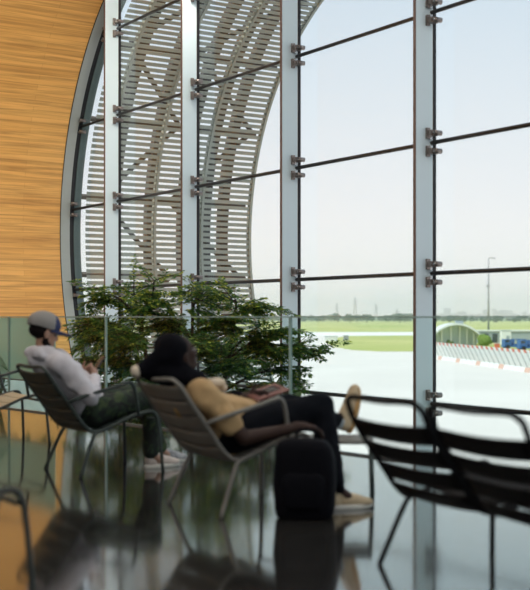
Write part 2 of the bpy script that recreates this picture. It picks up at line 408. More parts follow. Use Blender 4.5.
for bi, (s0, s1) in enumerate(bays):
    s0 = max(s0, ROOM_R)
    for zi in range(len(zs)-1):
        z0, z1 = zs[zi], zs[zi+1]
        mb = MB()
        if s1 < SC:
            wpiece(mb, s0+.012, s1-.012, -.006, .006, z0+.004, z1-.004)
        else:                                                # pane trimmed to the arch
            K = 8; row = []
            for i in range(K+1):
                z = z0+.004+(z1-z0-.008)*i/K; sl = s0+.012; sr = min(s1-.012, max(arch_s(min(z, ZTOP-.001)), sl+.001)); row.append((sl, sr, z))
            vs = []
            for (a, b, z) in row: vs += [W(a, -.006, z), W(b, -.006, z), W(b, .006, z), W(a, .006, z)]
            mb.add(vs, [(i*4+q, i*4+(q+1) % 4, (i+1)*4+(q+1) % 4, (i+1)*4+q) for i in range(K) for q in range(4)]+[(0,1,2,3), (K*4+3,K*4+2,K*4+1,K*4)])
        o = mb.build('window_%d' % wn, M['glass']); wn += 1
        struct(o, 'clear glass pane of the facade, bay %d from the wood wall, row %d from the floor' % (10-bi, zi), 'window pane')

# --- louvred shell outside, carrying the vault on beyond the glass
LT0, LT1 = .22, 3.70
lv = empty('louvred_canopy', W(9.0, 2.0, -1.2))
tag(lv, 'beige louvred sun shell curving up outside the glass wall', 'louvred canopy')
lvi = Matrix.Translation(-Vector(lv.location))
def loc_build(mb, name, m, parent):
    off = Vector(parent.location); mb.v = [tuple(Vector(q)-off) for q in mb.v]; return mb.build(name, m, parent)
mb = MB(); pitch = .106/RV; a = R(-44)
while a < R(93):
    ring(mb, LT0, LT1, RV+.02, RV+.032, a, a+.066/RV, 1); a += pitch
loc_build(mb, 'louvre_slats', M['slat'], lv)
for t, w in ((.62,.05), (1.6,.05), (2.6,.05), (3.675,.05)):
    loc_build(ring(MB(), t-w/2, t+w/2, RV+.0, RV+.10, R(-44), R(93)), 'rib', M['slat'], lv)
for t in (1.0, 1.75, 2.45, 2.95, 3.35):                       # outer ribs
    loc_build(ring(MB(), t-.09, t+.09, RV+.45, RV+.60, R(-44), R(93)), 'outer_rib', M['rib'], lv)
for i in range(9):                                            # long purlins between the ribs
    a = R(-40+i*16); loc_build(MB().cyl(arc_pt(a, LT0, RV+.30), arc_pt(a, LT1, RV+.30), .05, n=8), 'purlin', M['rib'], lv)
for i in range(8):                                            # diagonal bracing
    a0 = R(-40+i*16); a1 = a0+R(16)
    for (ta, tb) in (((.7, 2.1), (2.1, LT1)) if i % 2 else ((2.1, .7), (LT1, 2.1))):
        pts = [arc_pt(a0+(a1-a0)*k/6, ta+(tb-ta)*k/6, RV+.42) for k in range(7)]
        loc_build(MB().tube(pts, .045, 8), 'diagonal_brace', M['rib'], lv)
# --- glass balustrade
def mat_frost():
    m, t, b = nt('frosted_pale_green_glass'); out = t.nodes['Material Output']; b.inputs['Base Color'].default_value = (.76,.87,.77,1); b.inputs['Roughness'].default_value = .35
    tr = N(t, 'ShaderNodeBsdfTranslucent'); tr.inputs['Color'].default_value = (.84,.95,.84,1); mx = N(t, 'ShaderNodeMixShader'); mx.inputs[0].default_value = .55
    t.links.new(b.outputs[0], mx.inputs[1]); t.links.new(tr.outputs[0], mx.inputs[2]); t.links.new(mx.outputs[0], out.inputs['Surface']); return m
FROST = mat_frost()
JU = [9.4, 6.9, 4.66, 1.64, -1.5, -4.5, -7.5, -9.6, -11.6]
bal = empty('glass_balustrade', B(1.64), 0); tag(bal, 'waist-high green-tinted glass balustrade in front of the tree', 'balustrade')
for u0, u1 in zip(JU[:-1], JU[1:]):
    a, b = B(u0-.012), B(u1+.012); n = BN*.008
    mb = MB(); mb.hexa([a-n, b-n, a+n, b+n]+[q+Vector((0,0,1.09)) for q in (a-n, b-n, a+n, b+n)])
    loc_build(mb, 'glass_panel', M['rail'], bal)
    mb = MB(); n = BN*.011; mb.hexa([q+Vector((0,0,1.09)) for q in (a-n, b-n, a+n, b+n)]+[q+Vector((0,0,1.101)) for q in (a-n, b-n, a+n, b+n)])
    loc_build(mb, 'top_edge', M['railedge'], bal)
for u in JU[1:-1]:
    a, b = B(u+.012), B(u-.012); n = BN*.01
    mb = MB(); mb.hexa([a-n, b-n, a+n, b+n]+[q+Vector((0,0,1.09)) for q in (a-n, b-n, a+n, b+n)]); loc_build(mb, 'edge_joint', M['railedge'], bal)
a, b = B(9.4, .022), B(5.8, .022); n = BN*.006
mb = MB(); mb.hexa([q+Vector((0,0,.36)) for q in (a-n, b-n, a+n, b+n)]+[q+Vector((0,0,1.085)) for q in (a-n, b-n, a+n, b+n)]); fo = loc_build(mb, 'frosted_panel', FROST, bal); fo['label'] = 'frosted pale green glass backing'
mb = MB(); n = BN*.009; mb.hexa([q+Vector((0,0,.345)) for q in (a-n, b-n, a+n, b+n)]+[q+Vector((0,0,.36)) for q in (a-n, b-n, a+n, b+n)]); loc_build(mb, 'backing_rail', M['finedge'], bal)
a, b = B(JU[0]), B(JU[-1]); n = BN*.02
mb = MB(); mb.hexa([a-n, b-n, a+n, b+n]+[q+Vector((0,0,.014)) for q in (a-n, b-n, a+n, b+n)]); loc_build(mb, 'base_channel', M['slab'], bal)

# ------------------------------------------------------------------ chairs
def prof(black):
    return catmull([(0,.285,.385), (0,.25,.425), (0,.12,.405), (0,-.06,.335), (0,-.17,.305), (0,-.25,.345), (0,-.36,.49), (0,-.46,.625), (0,-.54 if not black else -.515,.74)], 10)
def along(pts):
    L = [0]
    for a, b in zip(pts, pts[1:]): L.append(L[-1]+(b-a).length)
    return L
def at_len(pts, L, d):
    for i in range(len(L)-1):
        if L[i+1] >= d:
            k = (d-L[i])/max(L[i+1]-L[i], 1e-9); return pts[i].lerp(pts[i+1], k)
    return pts[-1].copy()
def make_chair(name, m, arms=True, black=False, legm=None):
    root = empty(name); legm = legm or m
    P = prof(black); L = along(P); tot = L[-1]; hw = .265 if not black else .27
    def curve_x(x, p):                 # slats dish slightly
        return Vector((x, p.y, p.z-.012*(1-(x/hw)**2)))
    slw, gap, top = (.100, .007, .02) if not black else (.090, .028, .082)
    seat, back = MB(), MB(); split = L[40]; ns = int((tot-top-.02+gap)/(slw+gap)); d = tot-top-ns*slw-(ns-1)*gap
    for _ in range(ns):
        tgt = seat if d+slw*.5 < split else back
        vs = []; K = 8; J = 4
        for side in (0, 1):
            for j in range(J+1):
                p = at_len(P, L, d+slw*j/J); q = at_len(P, L, d+slw*j/J+.004); tt = (q-p).normalized(); nn = Vector((0, -tt.z, tt.y))
                for i in range(K+1):
                    x = -hw+2*hw*i/K; vs.append(curve_x(x, p)+nn*(.004 if side else -.004))
        n1 = (K+1)*(J+1); fs = []
        for j in range(J):
            for i in range(K):
                a = j*(K+1)+i; fs.append((a, a+1, a+K+2, a+K+1)); fs.append((n1+a, n1+a+K+1, n1+a+K+2, n1+a+1))
        bd = [i for i in range(K)]
        for i in range(K): fs.append((i, n1+i, n1+i+1, i+1)); a = J*(K+1)+i; fs.append((a, a+1, n1+a+1, n1+a))
        for j in range(J):
            a = j*(K+1); fs.append((a, a+K+1, n1+a+K+1, n1+a)); a += K; fs.append((a, n1+a, n1+a+K+1, a+K+1))
        tgt.add(vs, fs, 0, True); d += slw+gap
    seat.build('seat', m, root); back.build('backrest', m, root)
    fr = MB(); T = P[-1]                                  # side rails and the top loop in one bent tube
    left = [Vector((-hw, p.y, p.z)) for p in P[4:]]; right = [Vector((hw, p.y, p.z)) for p in P[4:]]
    loop = left[:-3]+catmull([left[-3], Vector((-hw+.02, T.y-.004, T.z+.004)), Vector((-hw+.07, T.y-.01, T.z+.018)), Vector((0, T.y-.012, T.z+.012)), Vector((hw-.07, T.y-.01, T.z+.018)), Vector((hw-.02, T.y-.004, T.z+.004)), right[-3]], 5)[1:-1]+list(reversed(right[:-3]))
    fr.tube(loop, .0125, 8); fr.tube([Vector((-hw, P[2].y, P[2].z-.02)), Vector((hw, P[2].y, P[2].z-.02))], .011, 8)
    fr.build('frame', legm, root)
    for sx in (-1, 1):
        MB().tube(catmull([(sx*hw, .12, .40), (sx*(hw+.008), .235, .428), (sx*(hw+.012), .285, .40), (sx*(hw+.02), .305, .30), (sx*(hw+.045), .325, 0)], 5), .0125, 8).build('leg', legm, root)
        MB().tube(catmull([(sx*hw, -.08, .325), (sx*(hw+.006), -.165, .30), (sx*(hw+.016), -.205, .25), (sx*(hw+.05), -.31, 0)], 5), .0125, 8).build('leg', legm, root)
        if arms:
            MB().tube(catmull([(sx*hw, -.375, .515), (sx*(hw+.045), -.32, .545), (sx*(hw+.06), -.15, .59), (sx*(hw+.06), .02, .635), (sx*(hw+.058), .065, .638), (sx*(hw+.055), .095, .60), (sx*(hw+.035), .13, .47), (sx*(hw+.005), .15, .41)], 6), .0125, 8).build('armrest', legm, root)
    return root
def place(o, x, y, fx, fy, label, group=None):
    o.location = (x, y, 0); o.rotation_euler.z = math.atan2(-fx, fy); return tag(o, label, 'chair', group)
def copy_tree(o):
    c = o.copy(); COL.objects.link(c)
    for ch in o.children:
        q = ch.copy(); COL.objects.link(q); q.parent = c
        for g in ch.children:
            w = g.copy(); COL.objects.link(w); w.parent = q
    return c
CH1 = (-1.163, 8.525, .845, .534); CH2 = (-.138, 6.90, .856, .518)
c1 = place(make_chair('lounge_chair', M['ch_grey']), *CH1, 'olive-grey metal armchair under the man in the cap')
c2 = place(make_chair('lounge_chair', M['ch_taupe']), *CH2, 'taupe metal armchair under the reclining person in black trousers')
c3 = place(make_chair('lounge_chair', M['ch_dark']), -1.34, 4.715, .845, .534, 'blurred dark armchair cut by the bottom left corner, leg showing')
c4_ = place(make_chair('lounge_chair', M['ch_tan'], legm=M['ch_dark']), -2.30, 10.36, .845, .534, 'empty sand-coloured armchair at the left edge, beyond the man in the cap')
def make_bench(m, pitch):
    root = empty('two_seat_bench')
    for i, x in enumerate((-pitch/2, pitch/2)):
        c = make_chair('tmp', m, False, True)
        for ch in list(c.children):
            outer = ch.name.startswith('leg') and (sum(v.co.x for v in ch.data.vertices) < 0) == (i == 0)
            if ch.name.startswith('leg') and not outer: bpy.data.objects.remove(ch); continue
            ch.data.transform(Matrix.Translation((x, 0, 0))); ch.parent = root
        bpy.data.objects.remove(c)
    for y, z in ((-.10,.295), (.2,.395)): MB().tube([(-pitch/2+.2, y, z), (pitch/2-.2, y, z)], .014, 8).build('joining_bar', m, root)
    return root
k1 = place(make_bench(M['ch_black'], .585), 1.075, 4.89, .875, .485, 'black slatted two-seat bench seen from behind, cut by the right edge')
k1['category'] = 'bench'

# foot stool: low slatted top on four legs
stq = empty('footstool'); 
mb = MB()
for i in range(5): mb.box((0, -.14+.07*i, .352), (.46, .062, .009))
mb.build('slatted_top', M['ch_taupe'], stq, bevel=.003)
mb = MB(); hx, hy = .235, .18
for p_, q_ in (((-hx,-hy), (hx,-hy)), ((-hx,hy), (hx,hy)), ((-hx,-hy), (-hx,hy)), ((hx,-hy), (hx,hy))): mb.tube([(*p_, .345), (*q_, .345)], .012, 8)
mb.build('frame', M['ch_taupe'], stq)
for sx in (-1, 1):
    for sy in (-1, 1): MB().tube([(sx*hx, sy*hy, .345), (sx*(hx+.01), sy*(hy+.01), 0)], .012, 8).build('leg', M['ch_grey'], stq)
def chair_local(CH, p):
    f = Vector((CH[2], CH[3], 0)).normalized(); r = Vector((f.y, -f.x, 0)); return Vector((CH[0], CH[1], 0))+r*p[0]+f*p[1]+Vector((0, 0, p[2]))
stq.location = (.415, 7.33, 0); stq.rotation_euler.z = R(-6)
tag(stq, 'low taupe metal footstool under the raised foot', 'footstool')

# ------------------------------------------------------------------ people
def hand(mb, w, d, side, up, curl=.5, L=.085):
    """palm from wrist w along d; side = thumb side; up = back of hand; five bent fingers"""
    w = Vector(w); d = Vector(d).normalized(); up = Vector(up); up = (up-d*up.dot(d)).normalized(); sd = Vector(side); sd = (sd-d*sd.dot(d)-up*sd.dot(up)).normalized()
    rot = Matrix((sd, d, up)).transposed()
    mb.ell(w+d*.045, (.041, .052, .017), rot); mb.capsule(w-d*.03, .027, w+d*.02, .028)
    for i, (o, l) in enumerate(((.031,.072), (.011,.082), (-.010,.076), (-.030,.060))):
        b = w+d*.082+sd*o; c1 = (d*math.cos(curl)-up*math.sin(curl)); c2 = (d*math.cos(curl*2.2)-up*math.sin(curl*2.2))
        m = b+c1*l*.55; mb.capsule(b-d*.02, .0098, m, .0092, 10, 3); mb.capsule(m, .0092, m+c2*l*.5, .0078, 10, 3)
    b = w+d*.028+sd*.033; m = b+(sd*.75+d*.65).normalized()*.042; mb.capsule(b-sd*.012, .0135, m, .011, 10, 3); mb.capsule(m, .011, m+(d*.9+sd*.15-up*.25).normalized()*.034, .009, 10, 3)
def head(mb, c, fwd, up):
    """cranium, jaw, nose, lips, ears; c is the middle of the head"""
    c = Vector(c); f = Vector(fwd).normalized(); u = Vector(up); u = (u-f*u.dot(f)).normalized(); r = f.cross(u)
    rot = Matrix((r, f, u)).transposed(); q = lambda x, y, z: c+r*x+f*y+u*z
    mb.ell(q(0,-.008,.03), (.074,.094,.086), rot); mb.ell(q(0,.022,-.035), (.060,.066,.075), rot)
    mb.capsule(q(0,.058,-.088), .026, q(0,.066,-.086), .024); mb.capsule(q(-.045,.0,-.06), .024, q(0,.055,-.088), .026); mb.capsule(q(.045,.0,-.06), .024, q(0,.055,-.088), .026)
    mb.capsule(q(0,.085,.012), .009, q(0,.104,-.024), .013); mb.capsule(q(-.012,.092,-.028), .009, q(.012,.092,-.028), .009)
    mb.capsule(q(-.018,.083,-.053), .008, q(.018,.083,-.053), .008); mb.capsule(q(-.015,.081,-.064), .0085, q(.015,.081,-.064), .0085)
    mb.capsule(q(-.045,.074,.022), .011, q(.045,.074,.022), .011)
    for s in (-1, 1): mb.ell(q(s*.078,-.008,-.012), (.010,.020,.033), rot, 12, 8); mb.ell(q(s*.045,.055,-.022), (.022,.022,.022), rot, 12, 8)
    return q, rot
def eyes(root, q):
    for s in (-1, 1):
        e = MB().ell(q(s*.031,.080,.003), (.0125,.0125,.0115), None, 12, 8).build('eye', M['white'], root); MB().ell(q(s*.031,.089,.003), (.006,.006,.006), None, 10, 6).build('iris', M['iris'], e)
def shoe(root, heel, toe, up, m, ms, w=.047):
    """sneaker from heel to toe with its own sole"""
    heel = Vector(heel); toe = Vector(toe); f = (toe-heel).normalized(); u = Vector(up); u = (u-f*u.dot(f)).normalized(); r = f.cross(u); L = (toe-heel).length
    rot = Matrix((r, f, u)).transposed(); q = lambda x, y, z: heel+r*x+f*y+u*z
    mb = MB(); mb.capsule(q(0,.045,.062), .040, q(0,.05,.095), .040); mb.ell(q(0,.06,.05), (.042,.055,.045), rot); mb.ell(q(0,L*.55,.045), (w*.92,L*.3,.042), rot); mb.ell(q(0,L-.075,.035), (w,.078,.033), rot); mb.capsule(q(0,.08,.085), .034, q(0,L-.11,.05), .034)
    o = solid(mb, 'shoe', m, root, .006, 3)
    mb = MB(); vs = []; n = 28
    for z, g in ((0,.94), (.008,1.03), (.026,1.04), (.030,1.0)):
        for i in range(n):
            a = 2*PI*i/n; yy = math.sin(a); xx = math.cos(a); ww = w*(1.0+.10*yy); lift = .012*max(0, yy)**3
            vs.append(q(xx*ww*g, L/2+yy*L/2*(1+(g-1)*.3), z+lift-.004))
    mb.add(vs, [(j*n+i, j*n+(i+1) % n, (j+1)*n+(i+1) % n, (j+1)*n+i) for j in range(3) for i in range(n)]+[tuple(range(n))[::-1], tuple(3*n+i for i in range(n))], 0, True)
    mb.build('sole', ms, o)
    mb = MB()
    for k in range(4):
        y = .105+k*.022; z = .095-.011*k; mb.tube([q(-.022,y,z-.004), q(0,y+.004,z+.010), q(.022,y,z-.004)], .0035, 6)
    mb.build('laces', ms, o)
    return o

# --- man in a cap, reading his phone
p1 = empty('person', (CH1[0], CH1[1], 0), math.atan2(-CH1[2], CH1[3]))
tag(p1, 'man in grey and navy cap and pale hoodie sitting with a phone', 'person')
b = MB(); Hf = Vector((0.0, .95, -.22)); Hu = Vector((0, .22, .95)); hc = (0,-.445,.985)
q1, rot1 = head(b, hc, Hf, Hu)
b.capsule((0,-.45,.83), .056, (0,-.45,.93), .052)
b.capsule((0,-.09,.44), .11, (0,-.25,.62), .11); b.capsule((0,-.25,.62), .115, (0,-.36,.77), .11); b.capsule((-.16,-.37,.795), .05, (.16,-.37,.795), .05)
for s, el, wr in ((1, (.275,-.215,.55), (.11,-.115,.665)), (-1, (-.265,-.20,.56), (-.10,-.10,.67))):
    b.capsule((s*.17,-.37,.79), .05, el, .037); b.capsule(el, .037, wr, .026)
    d = Vector((-.62*s, .42, .62)); hand(b, wr, d, (0,-.3,1), (s*.9,.1,-.35), .75)
for s, kn, an in ((1, (.13,.33,.53), (.10,.335,.11)), (-1, (-.13,.36,.53), (-.13,.52,.11))):
    b.capsule((s*.085,-.08,.43), .075, kn, .052); b.capsule(kn, .052, an, .034); b.capsule(an, .034, (an[0], an[1]+.06, .06), .032)
solid(b, 'body', M['skin1'], p1, .007, 3); eyes(p1, q1)
b = MB()                                                      # hoodie
b.capsule((0,-.10,.43), .145, (0,-.22,.60), .142); b.capsule((0,-.22,.60), .148, (0,-.385,.755), .135); b.capsule((-.155,-.405,.785), .072, (.155,-.405,.785), .072); b.capsule((0,-.39,.76), .13, (0,-.44,.83), .085)
b.capsule((-.075,-.505,.84), .05, (.075,-.505,.84), .05); b.capsule((0,-.50,.80), .07, (0,-.52,.85), .05); b.capsule((-.08,-.43,.862), .035, (-.08,-.50,.86), .035); b.capsule((.08,-.43,.862), .035, (.08,-.50,.86), .035)
for s, el, wr in ((1, (.275,-.215,.55), (.125,-.12,.655)), (-1, (-.265,-.20,.56), (-.115,-.105,.66))):
    b.capsule((s*.185,-.395,.775), .078, el, .064); b.capsule(el, .062, wr, .042)
solid(b, 'hoodie', M['hood'], p1, .011, 3, .016)
b = MB()
for s, kn, an in ((1, (.13,.33,.53), (.10,.335,.13)), (-1, (-.13,.36,.53), (-.13,.52,.13))):
    b.capsule((s*.085,-.08,.43), .105, kn, .078); b.capsule(kn, .078, an, .060)
b.capsule((-.07,-.10,.43), .12, (.07,-.10,.43), .12)
solid(b, 'trousers', M['camo'], p1, .011, 4, .008)
shoe(p1, (.085,.29,0), (.085,.575,0), (0,0,1), M['shoe_w'], M['sole']); shoe(p1, (-.15,.48,0), (-.15,.765,0), (0,0,1), M['shoe_b'], M['sole'])
# cap: grey crown, navy front and peak
b = MB(); b.ell(q1(0,-.012,.060), (.097,.122,.094), rot1, 24, 14); crown = solid(b, 'cap', M['capgrey'], p1, .007, 2)
bm = bmesh.new(); bm.from_mesh(crown.data)
cut = Vector(q1(0,0,.030)); nn = (rot1 @ Vector((0,.05,1))).normalized()
bmesh.ops.bisect_plane(bm, geom=bm.verts[:]+bm.edges[:]+bm.faces[:], plane_co=cut, plane_no=nn, clear_inner=True)
fw = rot1 @ Vector((0,1,0)); bm.to_mesh(crown.data); bm.free(); crown.data.materials.append(M['navy'])
for p in crown.data.polygons:
    if (p.center-Vector(q1(0,.058,.08))).dot(fw) > -.02: p.material_index = 1
crown.modifiers.new('thick', 'SOLIDIFY').thickness = .004
b = MB(); n = 18; vs = []
for side in (.0035, -.0035):
    for i in range(n+1):
        a = PI*i/n
        for (k, dz) in ((.82, 0), (1.0, -.0)):
            x = math.cos(a)*.086; base = .078*math.sin(a); y = base+(0 if k < 1 else .118*math.sin(a)**.8); z = .036-.012*(math.cos(a)**2)-(.012 if k == 1.0 else 0)
            vs.append(q1(x, y+.012, z+side))
S2 = 2*(n+1); fs = []
for i in range(n): fs += [(2*i, 2*i+1, 2*i+3, 2*i+2), (S2+2*i, S2+2*i+2, S2+2*i+3, S2+2*i+1), (2*i+1, S2+2*i+1, S2+2*i+3, 2*i+3), (2*i, 2*i+2, S2+2*i+2, S2+2*i)]
b.add(vs, fs, 0, True); b.build('visor', M['navy'], crown)
b = MB(); b.capsule(q1(-.058,.0,-.062), .022, q1(0,.072,-.098), .026); b.capsule(q1(.058,.0,-.062), .022, q1(0,.072,-.098), .026); b.capsule(q1(-.066,-.005,-.02), .013, q1(-.06,.0,-.06), .02); b.capsule(q1(.066,-.005,-.02), .013, q1(.06,.0,-.06), .02); b.capsule(q1(0,.078,-.10), .026, q1(0,.072,-.118), .018)
solid(b, 'beard', M['hair'], p1, .006, 2, .004)
b = MB(); b.ell(q1(0,-.028,.012), (.079,.086,.062), rot1); solid(b, 'hair', M['hair'], p1, .007, 2, .003)
ph = empty('mobile_phone', chair_local(CH1, (0.0,-.035,.755)), math.atan2(-CH1[2], CH1[3])); tag(ph, 'dark phone in the hands of the man in the cap', 'phone')
rx = Matrix.Rotation(R(-35), 3, 'X')
MB().box((0,0,0), (.072,.010,.148), rx).build('case', M['phone'], ph, bevel=.004); MB().box(rx @ Vector((0,-.0056,0)), (.066,.0012,.138), rx).build('screen', M['darkglass'], ph)

# --- reclining person, one foot on the stool
p2 = empty('person', (CH2[0], CH2[1], 0), math.atan2(-CH2[2], CH2[3]))
tag(p2, 'person reclining in camel shirt and dark trousers, one foot up on a stool', 'person')
b = MB(); hc = (0,-.40,.885); Hf = Vector((0,.93,.36)); Hu = Vector((0,-.36,.93))
q2, rot2 = head(b, hc, Hf, Hu)
b.capsule((0,-.36,.72), .058, (0,-.395,.83), .054)
b.capsule((0,-.06,.43), .115, (0,-.20,.54), .11); b.capsule((0,-.20,.54), .115, (0,-.32,.65), .11); b.capsule((-.17,-.345,.69), .055, (.17,-.345,.69), .055)
RS, RE, RW = (.185,-.345,.675), (.275,-.135,.425), (.385,.165,.485)
LS, LE, LW = (-.185,-.345,.675), (-.25,-.10,.57), (-.08,.075,.625)
b.capsule(RS, .055, RE, .042); b.capsule(RE, .043, RW, .028); hand(b, RW, (.30,.95,-.08), (-1,.2,0), (0,0,1), .55)
b.capsule(LS, .055, LE, .042); b.capsule(LE, .042, LW, .028); hand(b, LW, (.55,.83,.05), (.2,.1,1), (-.8,.5,.1), .5)
RK, RA = (.27,.37,.585), (.375,.42,.11); LK, LA = (-.10,.39,.56), (-.09,.745,.445)
for hp, kn, an in (((.09,-.08,.44), RK, RA), ((-.09,-.08,.44), LK, LA)):
    b.capsule(hp, .08, kn, .055); b.capsule(kn, .055, an, .036)
b.capsule(RA, .035, (.40,.48,.06), .032); b.capsule(LA, .035, (-.09,.79,.50), .032)
solid(b, 'body', M['skin2'], p2, .007, 3); eyes(p2, q2)
b = MB()
b.capsule((.01,.05,.475), .14, (0,-.20,.53), .155); b.capsule((0,-.08,.43), .15, (0,-.20,.53), .15); b.capsule((0,-.20,.53), .152, (0,-.32,.64), .138); b.capsule((-.165,-.34,.68), .072, (.165,-.34,.68), .072); b.capsule((0,-.33,.66), .12, (0,-.36,.735), .074)
m_ = Vector(RS).lerp(Vector(RE), .66); b.capsule(RS, .078, m_, .068)
solid(b, 't_shirt', M['tee'], p2, .011, 3, .018)
b = MB()                                                      # black jacket worn on the far shoulder, bunched behind the head
b.capsule(LS, .086, LE, .066); b.capsule(LE, .066, (-.11,.045,.615), .048)
b.capsule((-.13,-.12,.505), .088, (-.13,-.30,.66), .098); b.capsule((-.08,-.31,.70), .085, (-.10,-.10,.565), .07)
b.capsule((-.02,-.46,.80), .098, (-.06,-.53,.81), .078); b.capsule((-.06,-.53,.815), .08, (-.05,-.61,.80), .045); b.capsule((-.12,-.41,.86), .085, (-.08,-.44,.93), .075); b.capsule((.06,-.40,.765), .062, (-.02,-.50,.80), .07); b.capsule((.04,-.30,.745), .05, (.07,-.40,.765), .055)
b.ell(q2(0,-.035,.04), (.098,.100,.098), rot2); b.ell(q2(0,-.05,-.04), (.092,.075,.09), rot2); b.capsule(q2(0,-.06,.03), .09, (-.05,-.575,.82), .05)
solid(b, 'jacket', M['blackcloth'], p2, .011, 4, .010)
b = MB(); b.ell((-.045,-.645,.795), (.030,.036,.036)); solid(b, 'jacket_lining', M['cream'], p2, .008, 2, .004)
b = MB(); b.ell(q2(0,-.024,.045), (.086,.096,.086), rot2); b.ell(q2(0,-.055,-.01), (.074,.06,.07), rot2); solid(b, 'hair', M['hair'], p2, .007, 2, .008)
b = MB()
for hp, kn, an in (((.09,-.08,.44), RK, RA), ((-.09,-.08,.44), LK, LA)):
    e2 = Vector(kn).lerp(Vector(an), .90); b.capsule(hp, .112, kn, .080); b.capsule(kn, .080, e2, .056)
b.capsule((-.07,-.10,.44), .125, (.07,-.10,.44), .125); b.capsule((0,-.06,.45), .12, (0,.05,.46), .10)
solid(b, 'trousers', M['denim'], p2, .011, 4, .008)
for A, K_ in ((RA, RK), (LA, LK)):
    d = (Vector(K_)-Vector(A)).normalized(); MB().cyl(Vector(A)-d*.02, Vector(A)+d*.07, .041, .043, 14).build('sock', M['outgrey'] if A is LA else M['blackcloth'], p2)
shoe(p2, (.355,.335,0), (.43,.625,0), (0,0,1), M['shoe_tan'], M['sole'], .050)
shoe(p2, (-.09,.835,.372), (-.09,.905,.668), (0,-1,.2), M['shoe_tan'], M['sole_tan'], .050)
ph2 = empty('phone_wallet', chair_local(CH2, (-.02,.185,.655)), math.atan2(-CH2[2], CH2[3])); tag(ph2, 'red-brown leather phone wallet held over the lap of the reclining person', 'phone')
rx = Matrix.Rotation(R(14), 3, 'X') @ Matrix.Rotation(R(12), 3, 'Y')
MB().box((0,0,0), (.16,.23,.012), rx).build('cover', M['leather'], ph2, bevel=.004); MB().box(rx @ Vector((0,0,.0075)), (.075,.15,.004), rx).build('screen', M['phone'], ph2)
sc = empty('scarf', chair_local(CH2, (-.10,-.13,.70)), 0); tag(sc, 'cream woollen scarf bundled on the chest of the reclining person', 'scarf')
b = MB(); b.capsule((-.05,-.01,0), .034, (.03,.02,.012), .036); b.capsule((.03,.02,.012), .036, (.06,.035,-.012), .026); b.capsule((-.02,-.03,.012), .026, (.05,-.01,.018), .026)
solid(b, 'folded_cloth', M['cream'], sc, .007, 2, .008)

# --- black bag beside the taupe chair
bg = empty('backpack', (.220, 6.52, 0), R(-8)); tag(bg, 'upright black backpack on the floor beside the taupe chair', 'backpack')
b = MB(); n = 32; vs = []
prof_b = [(0.0,.86), (.012,.96), (.05,1.0), (.20,1.03), (.32,.99), (.38,.93), (.415,.80), (.43,.55), (.434,.2)]
for z, g in prof_b:
    for i in range(n):
        a = 2*PI*i/n; cx, sx = math.cos(a), math.sin(a); ex = .45
        x = .165*g*math.copysign(abs(cx)**ex, cx); y = .105*g*math.copysign(abs(sx)**ex, sx)
        vs.append((x+.010*noise.noise(Vector((x*9, y*9, z*8)))+(-.016 if z > .3 else 0)*(z-.3)*4, y+.012*noise.noise(Vector((x*8+5, y*9, z*9))), z))
b.add(vs, [(j*n+i, j*n+(i+1) % n, (j+1)*n+(i+1) % n, (j+1)*n+i) for j in range(len(prof_b)-1) for i in range(n)]+[tuple(range(n))[::-1], tuple((len(prof_b)-1)*n+i for i in range(n))], 0, True)
b.build('pack_body', M['bag'], bg)
b = MB(); vs = []
for z, g in [(.06,.8), (.08,.95), (.17,1), (.23,.95), (.25,.7)]:
    for i in range(n):
        a = 2*PI*i/n; cx, sx = math.cos(a), math.sin(a); vs.append((.12*g*math.copysign(abs(cx)**.5, cx), -.105-.03*g*sx if sx > 0 else -.10, z))
b.add(vs, [(j*n+i, j*n+(i+1) % n, (j+1)*n+(i+1) % n, (j+1)*n+i) for j in range(4) for i in range(n)]+[tuple(range(n))[::-1], tuple(4*n+i for i in range(n))], 0, True)
b.build('front_pocket', M['bag'], bg)
MB().tube(catmull([(-.05,.04,.425), (-.045,.04,.465), (0,.04,.475), (.045,.04,.465), (.05,.04,.425)], 5), .009, 8).build('carry_handle', M['blackcloth'], bg)
for sx in (-1, 1): MB().tube(catmull([(sx*.07,.09,.40), (sx*.09,.14,.33), (sx*.10,.15,.20), (sx*.10,.105,.06)], 5), .014, 8).build('shoulder_strap', M['blackcloth'], bg)

# ------------------------------------------------------------------ planting
class Leaves:
    def __init__(s): s.v = []; s.f = []; s.a = []
    def leaf(s, p, d, n, l, w, val):
        d = d.normalized(); sd = d.cross(n)
        if sd.length < 1e-5: sd = d.orthogonal()
        sd = sd.normalized()*w; b = len(s.v)
        s.v += [tuple(p), tuple(p+d*l*.5+sd-n*l*.06), tuple(p+d*l-n*l*.15), tuple(p+d*l*.5-sd-n*l*.06)]; s.f.append((b, b+1, b+2, b+3)); s.a.append(val)
    def build(s, name, m, parent):
        me = bpy.data.meshes.new(name); me.from_pydata(s.v, [], s.f); me.materials.append(m)
        at = me.attributes.new('leaf', 'FLOAT', 'FACE'); at.data.foreach_set('value', s.a)
        o = bpy.data.objects.new(name, me); COL.objects.link(o); o.parent = parent; return o
rnd = random.Random(21)
def rv(k=1): return Vector((rnd.uniform(-k,k), rnd.uniform(-k,k), rnd.uniform(-k,k)))
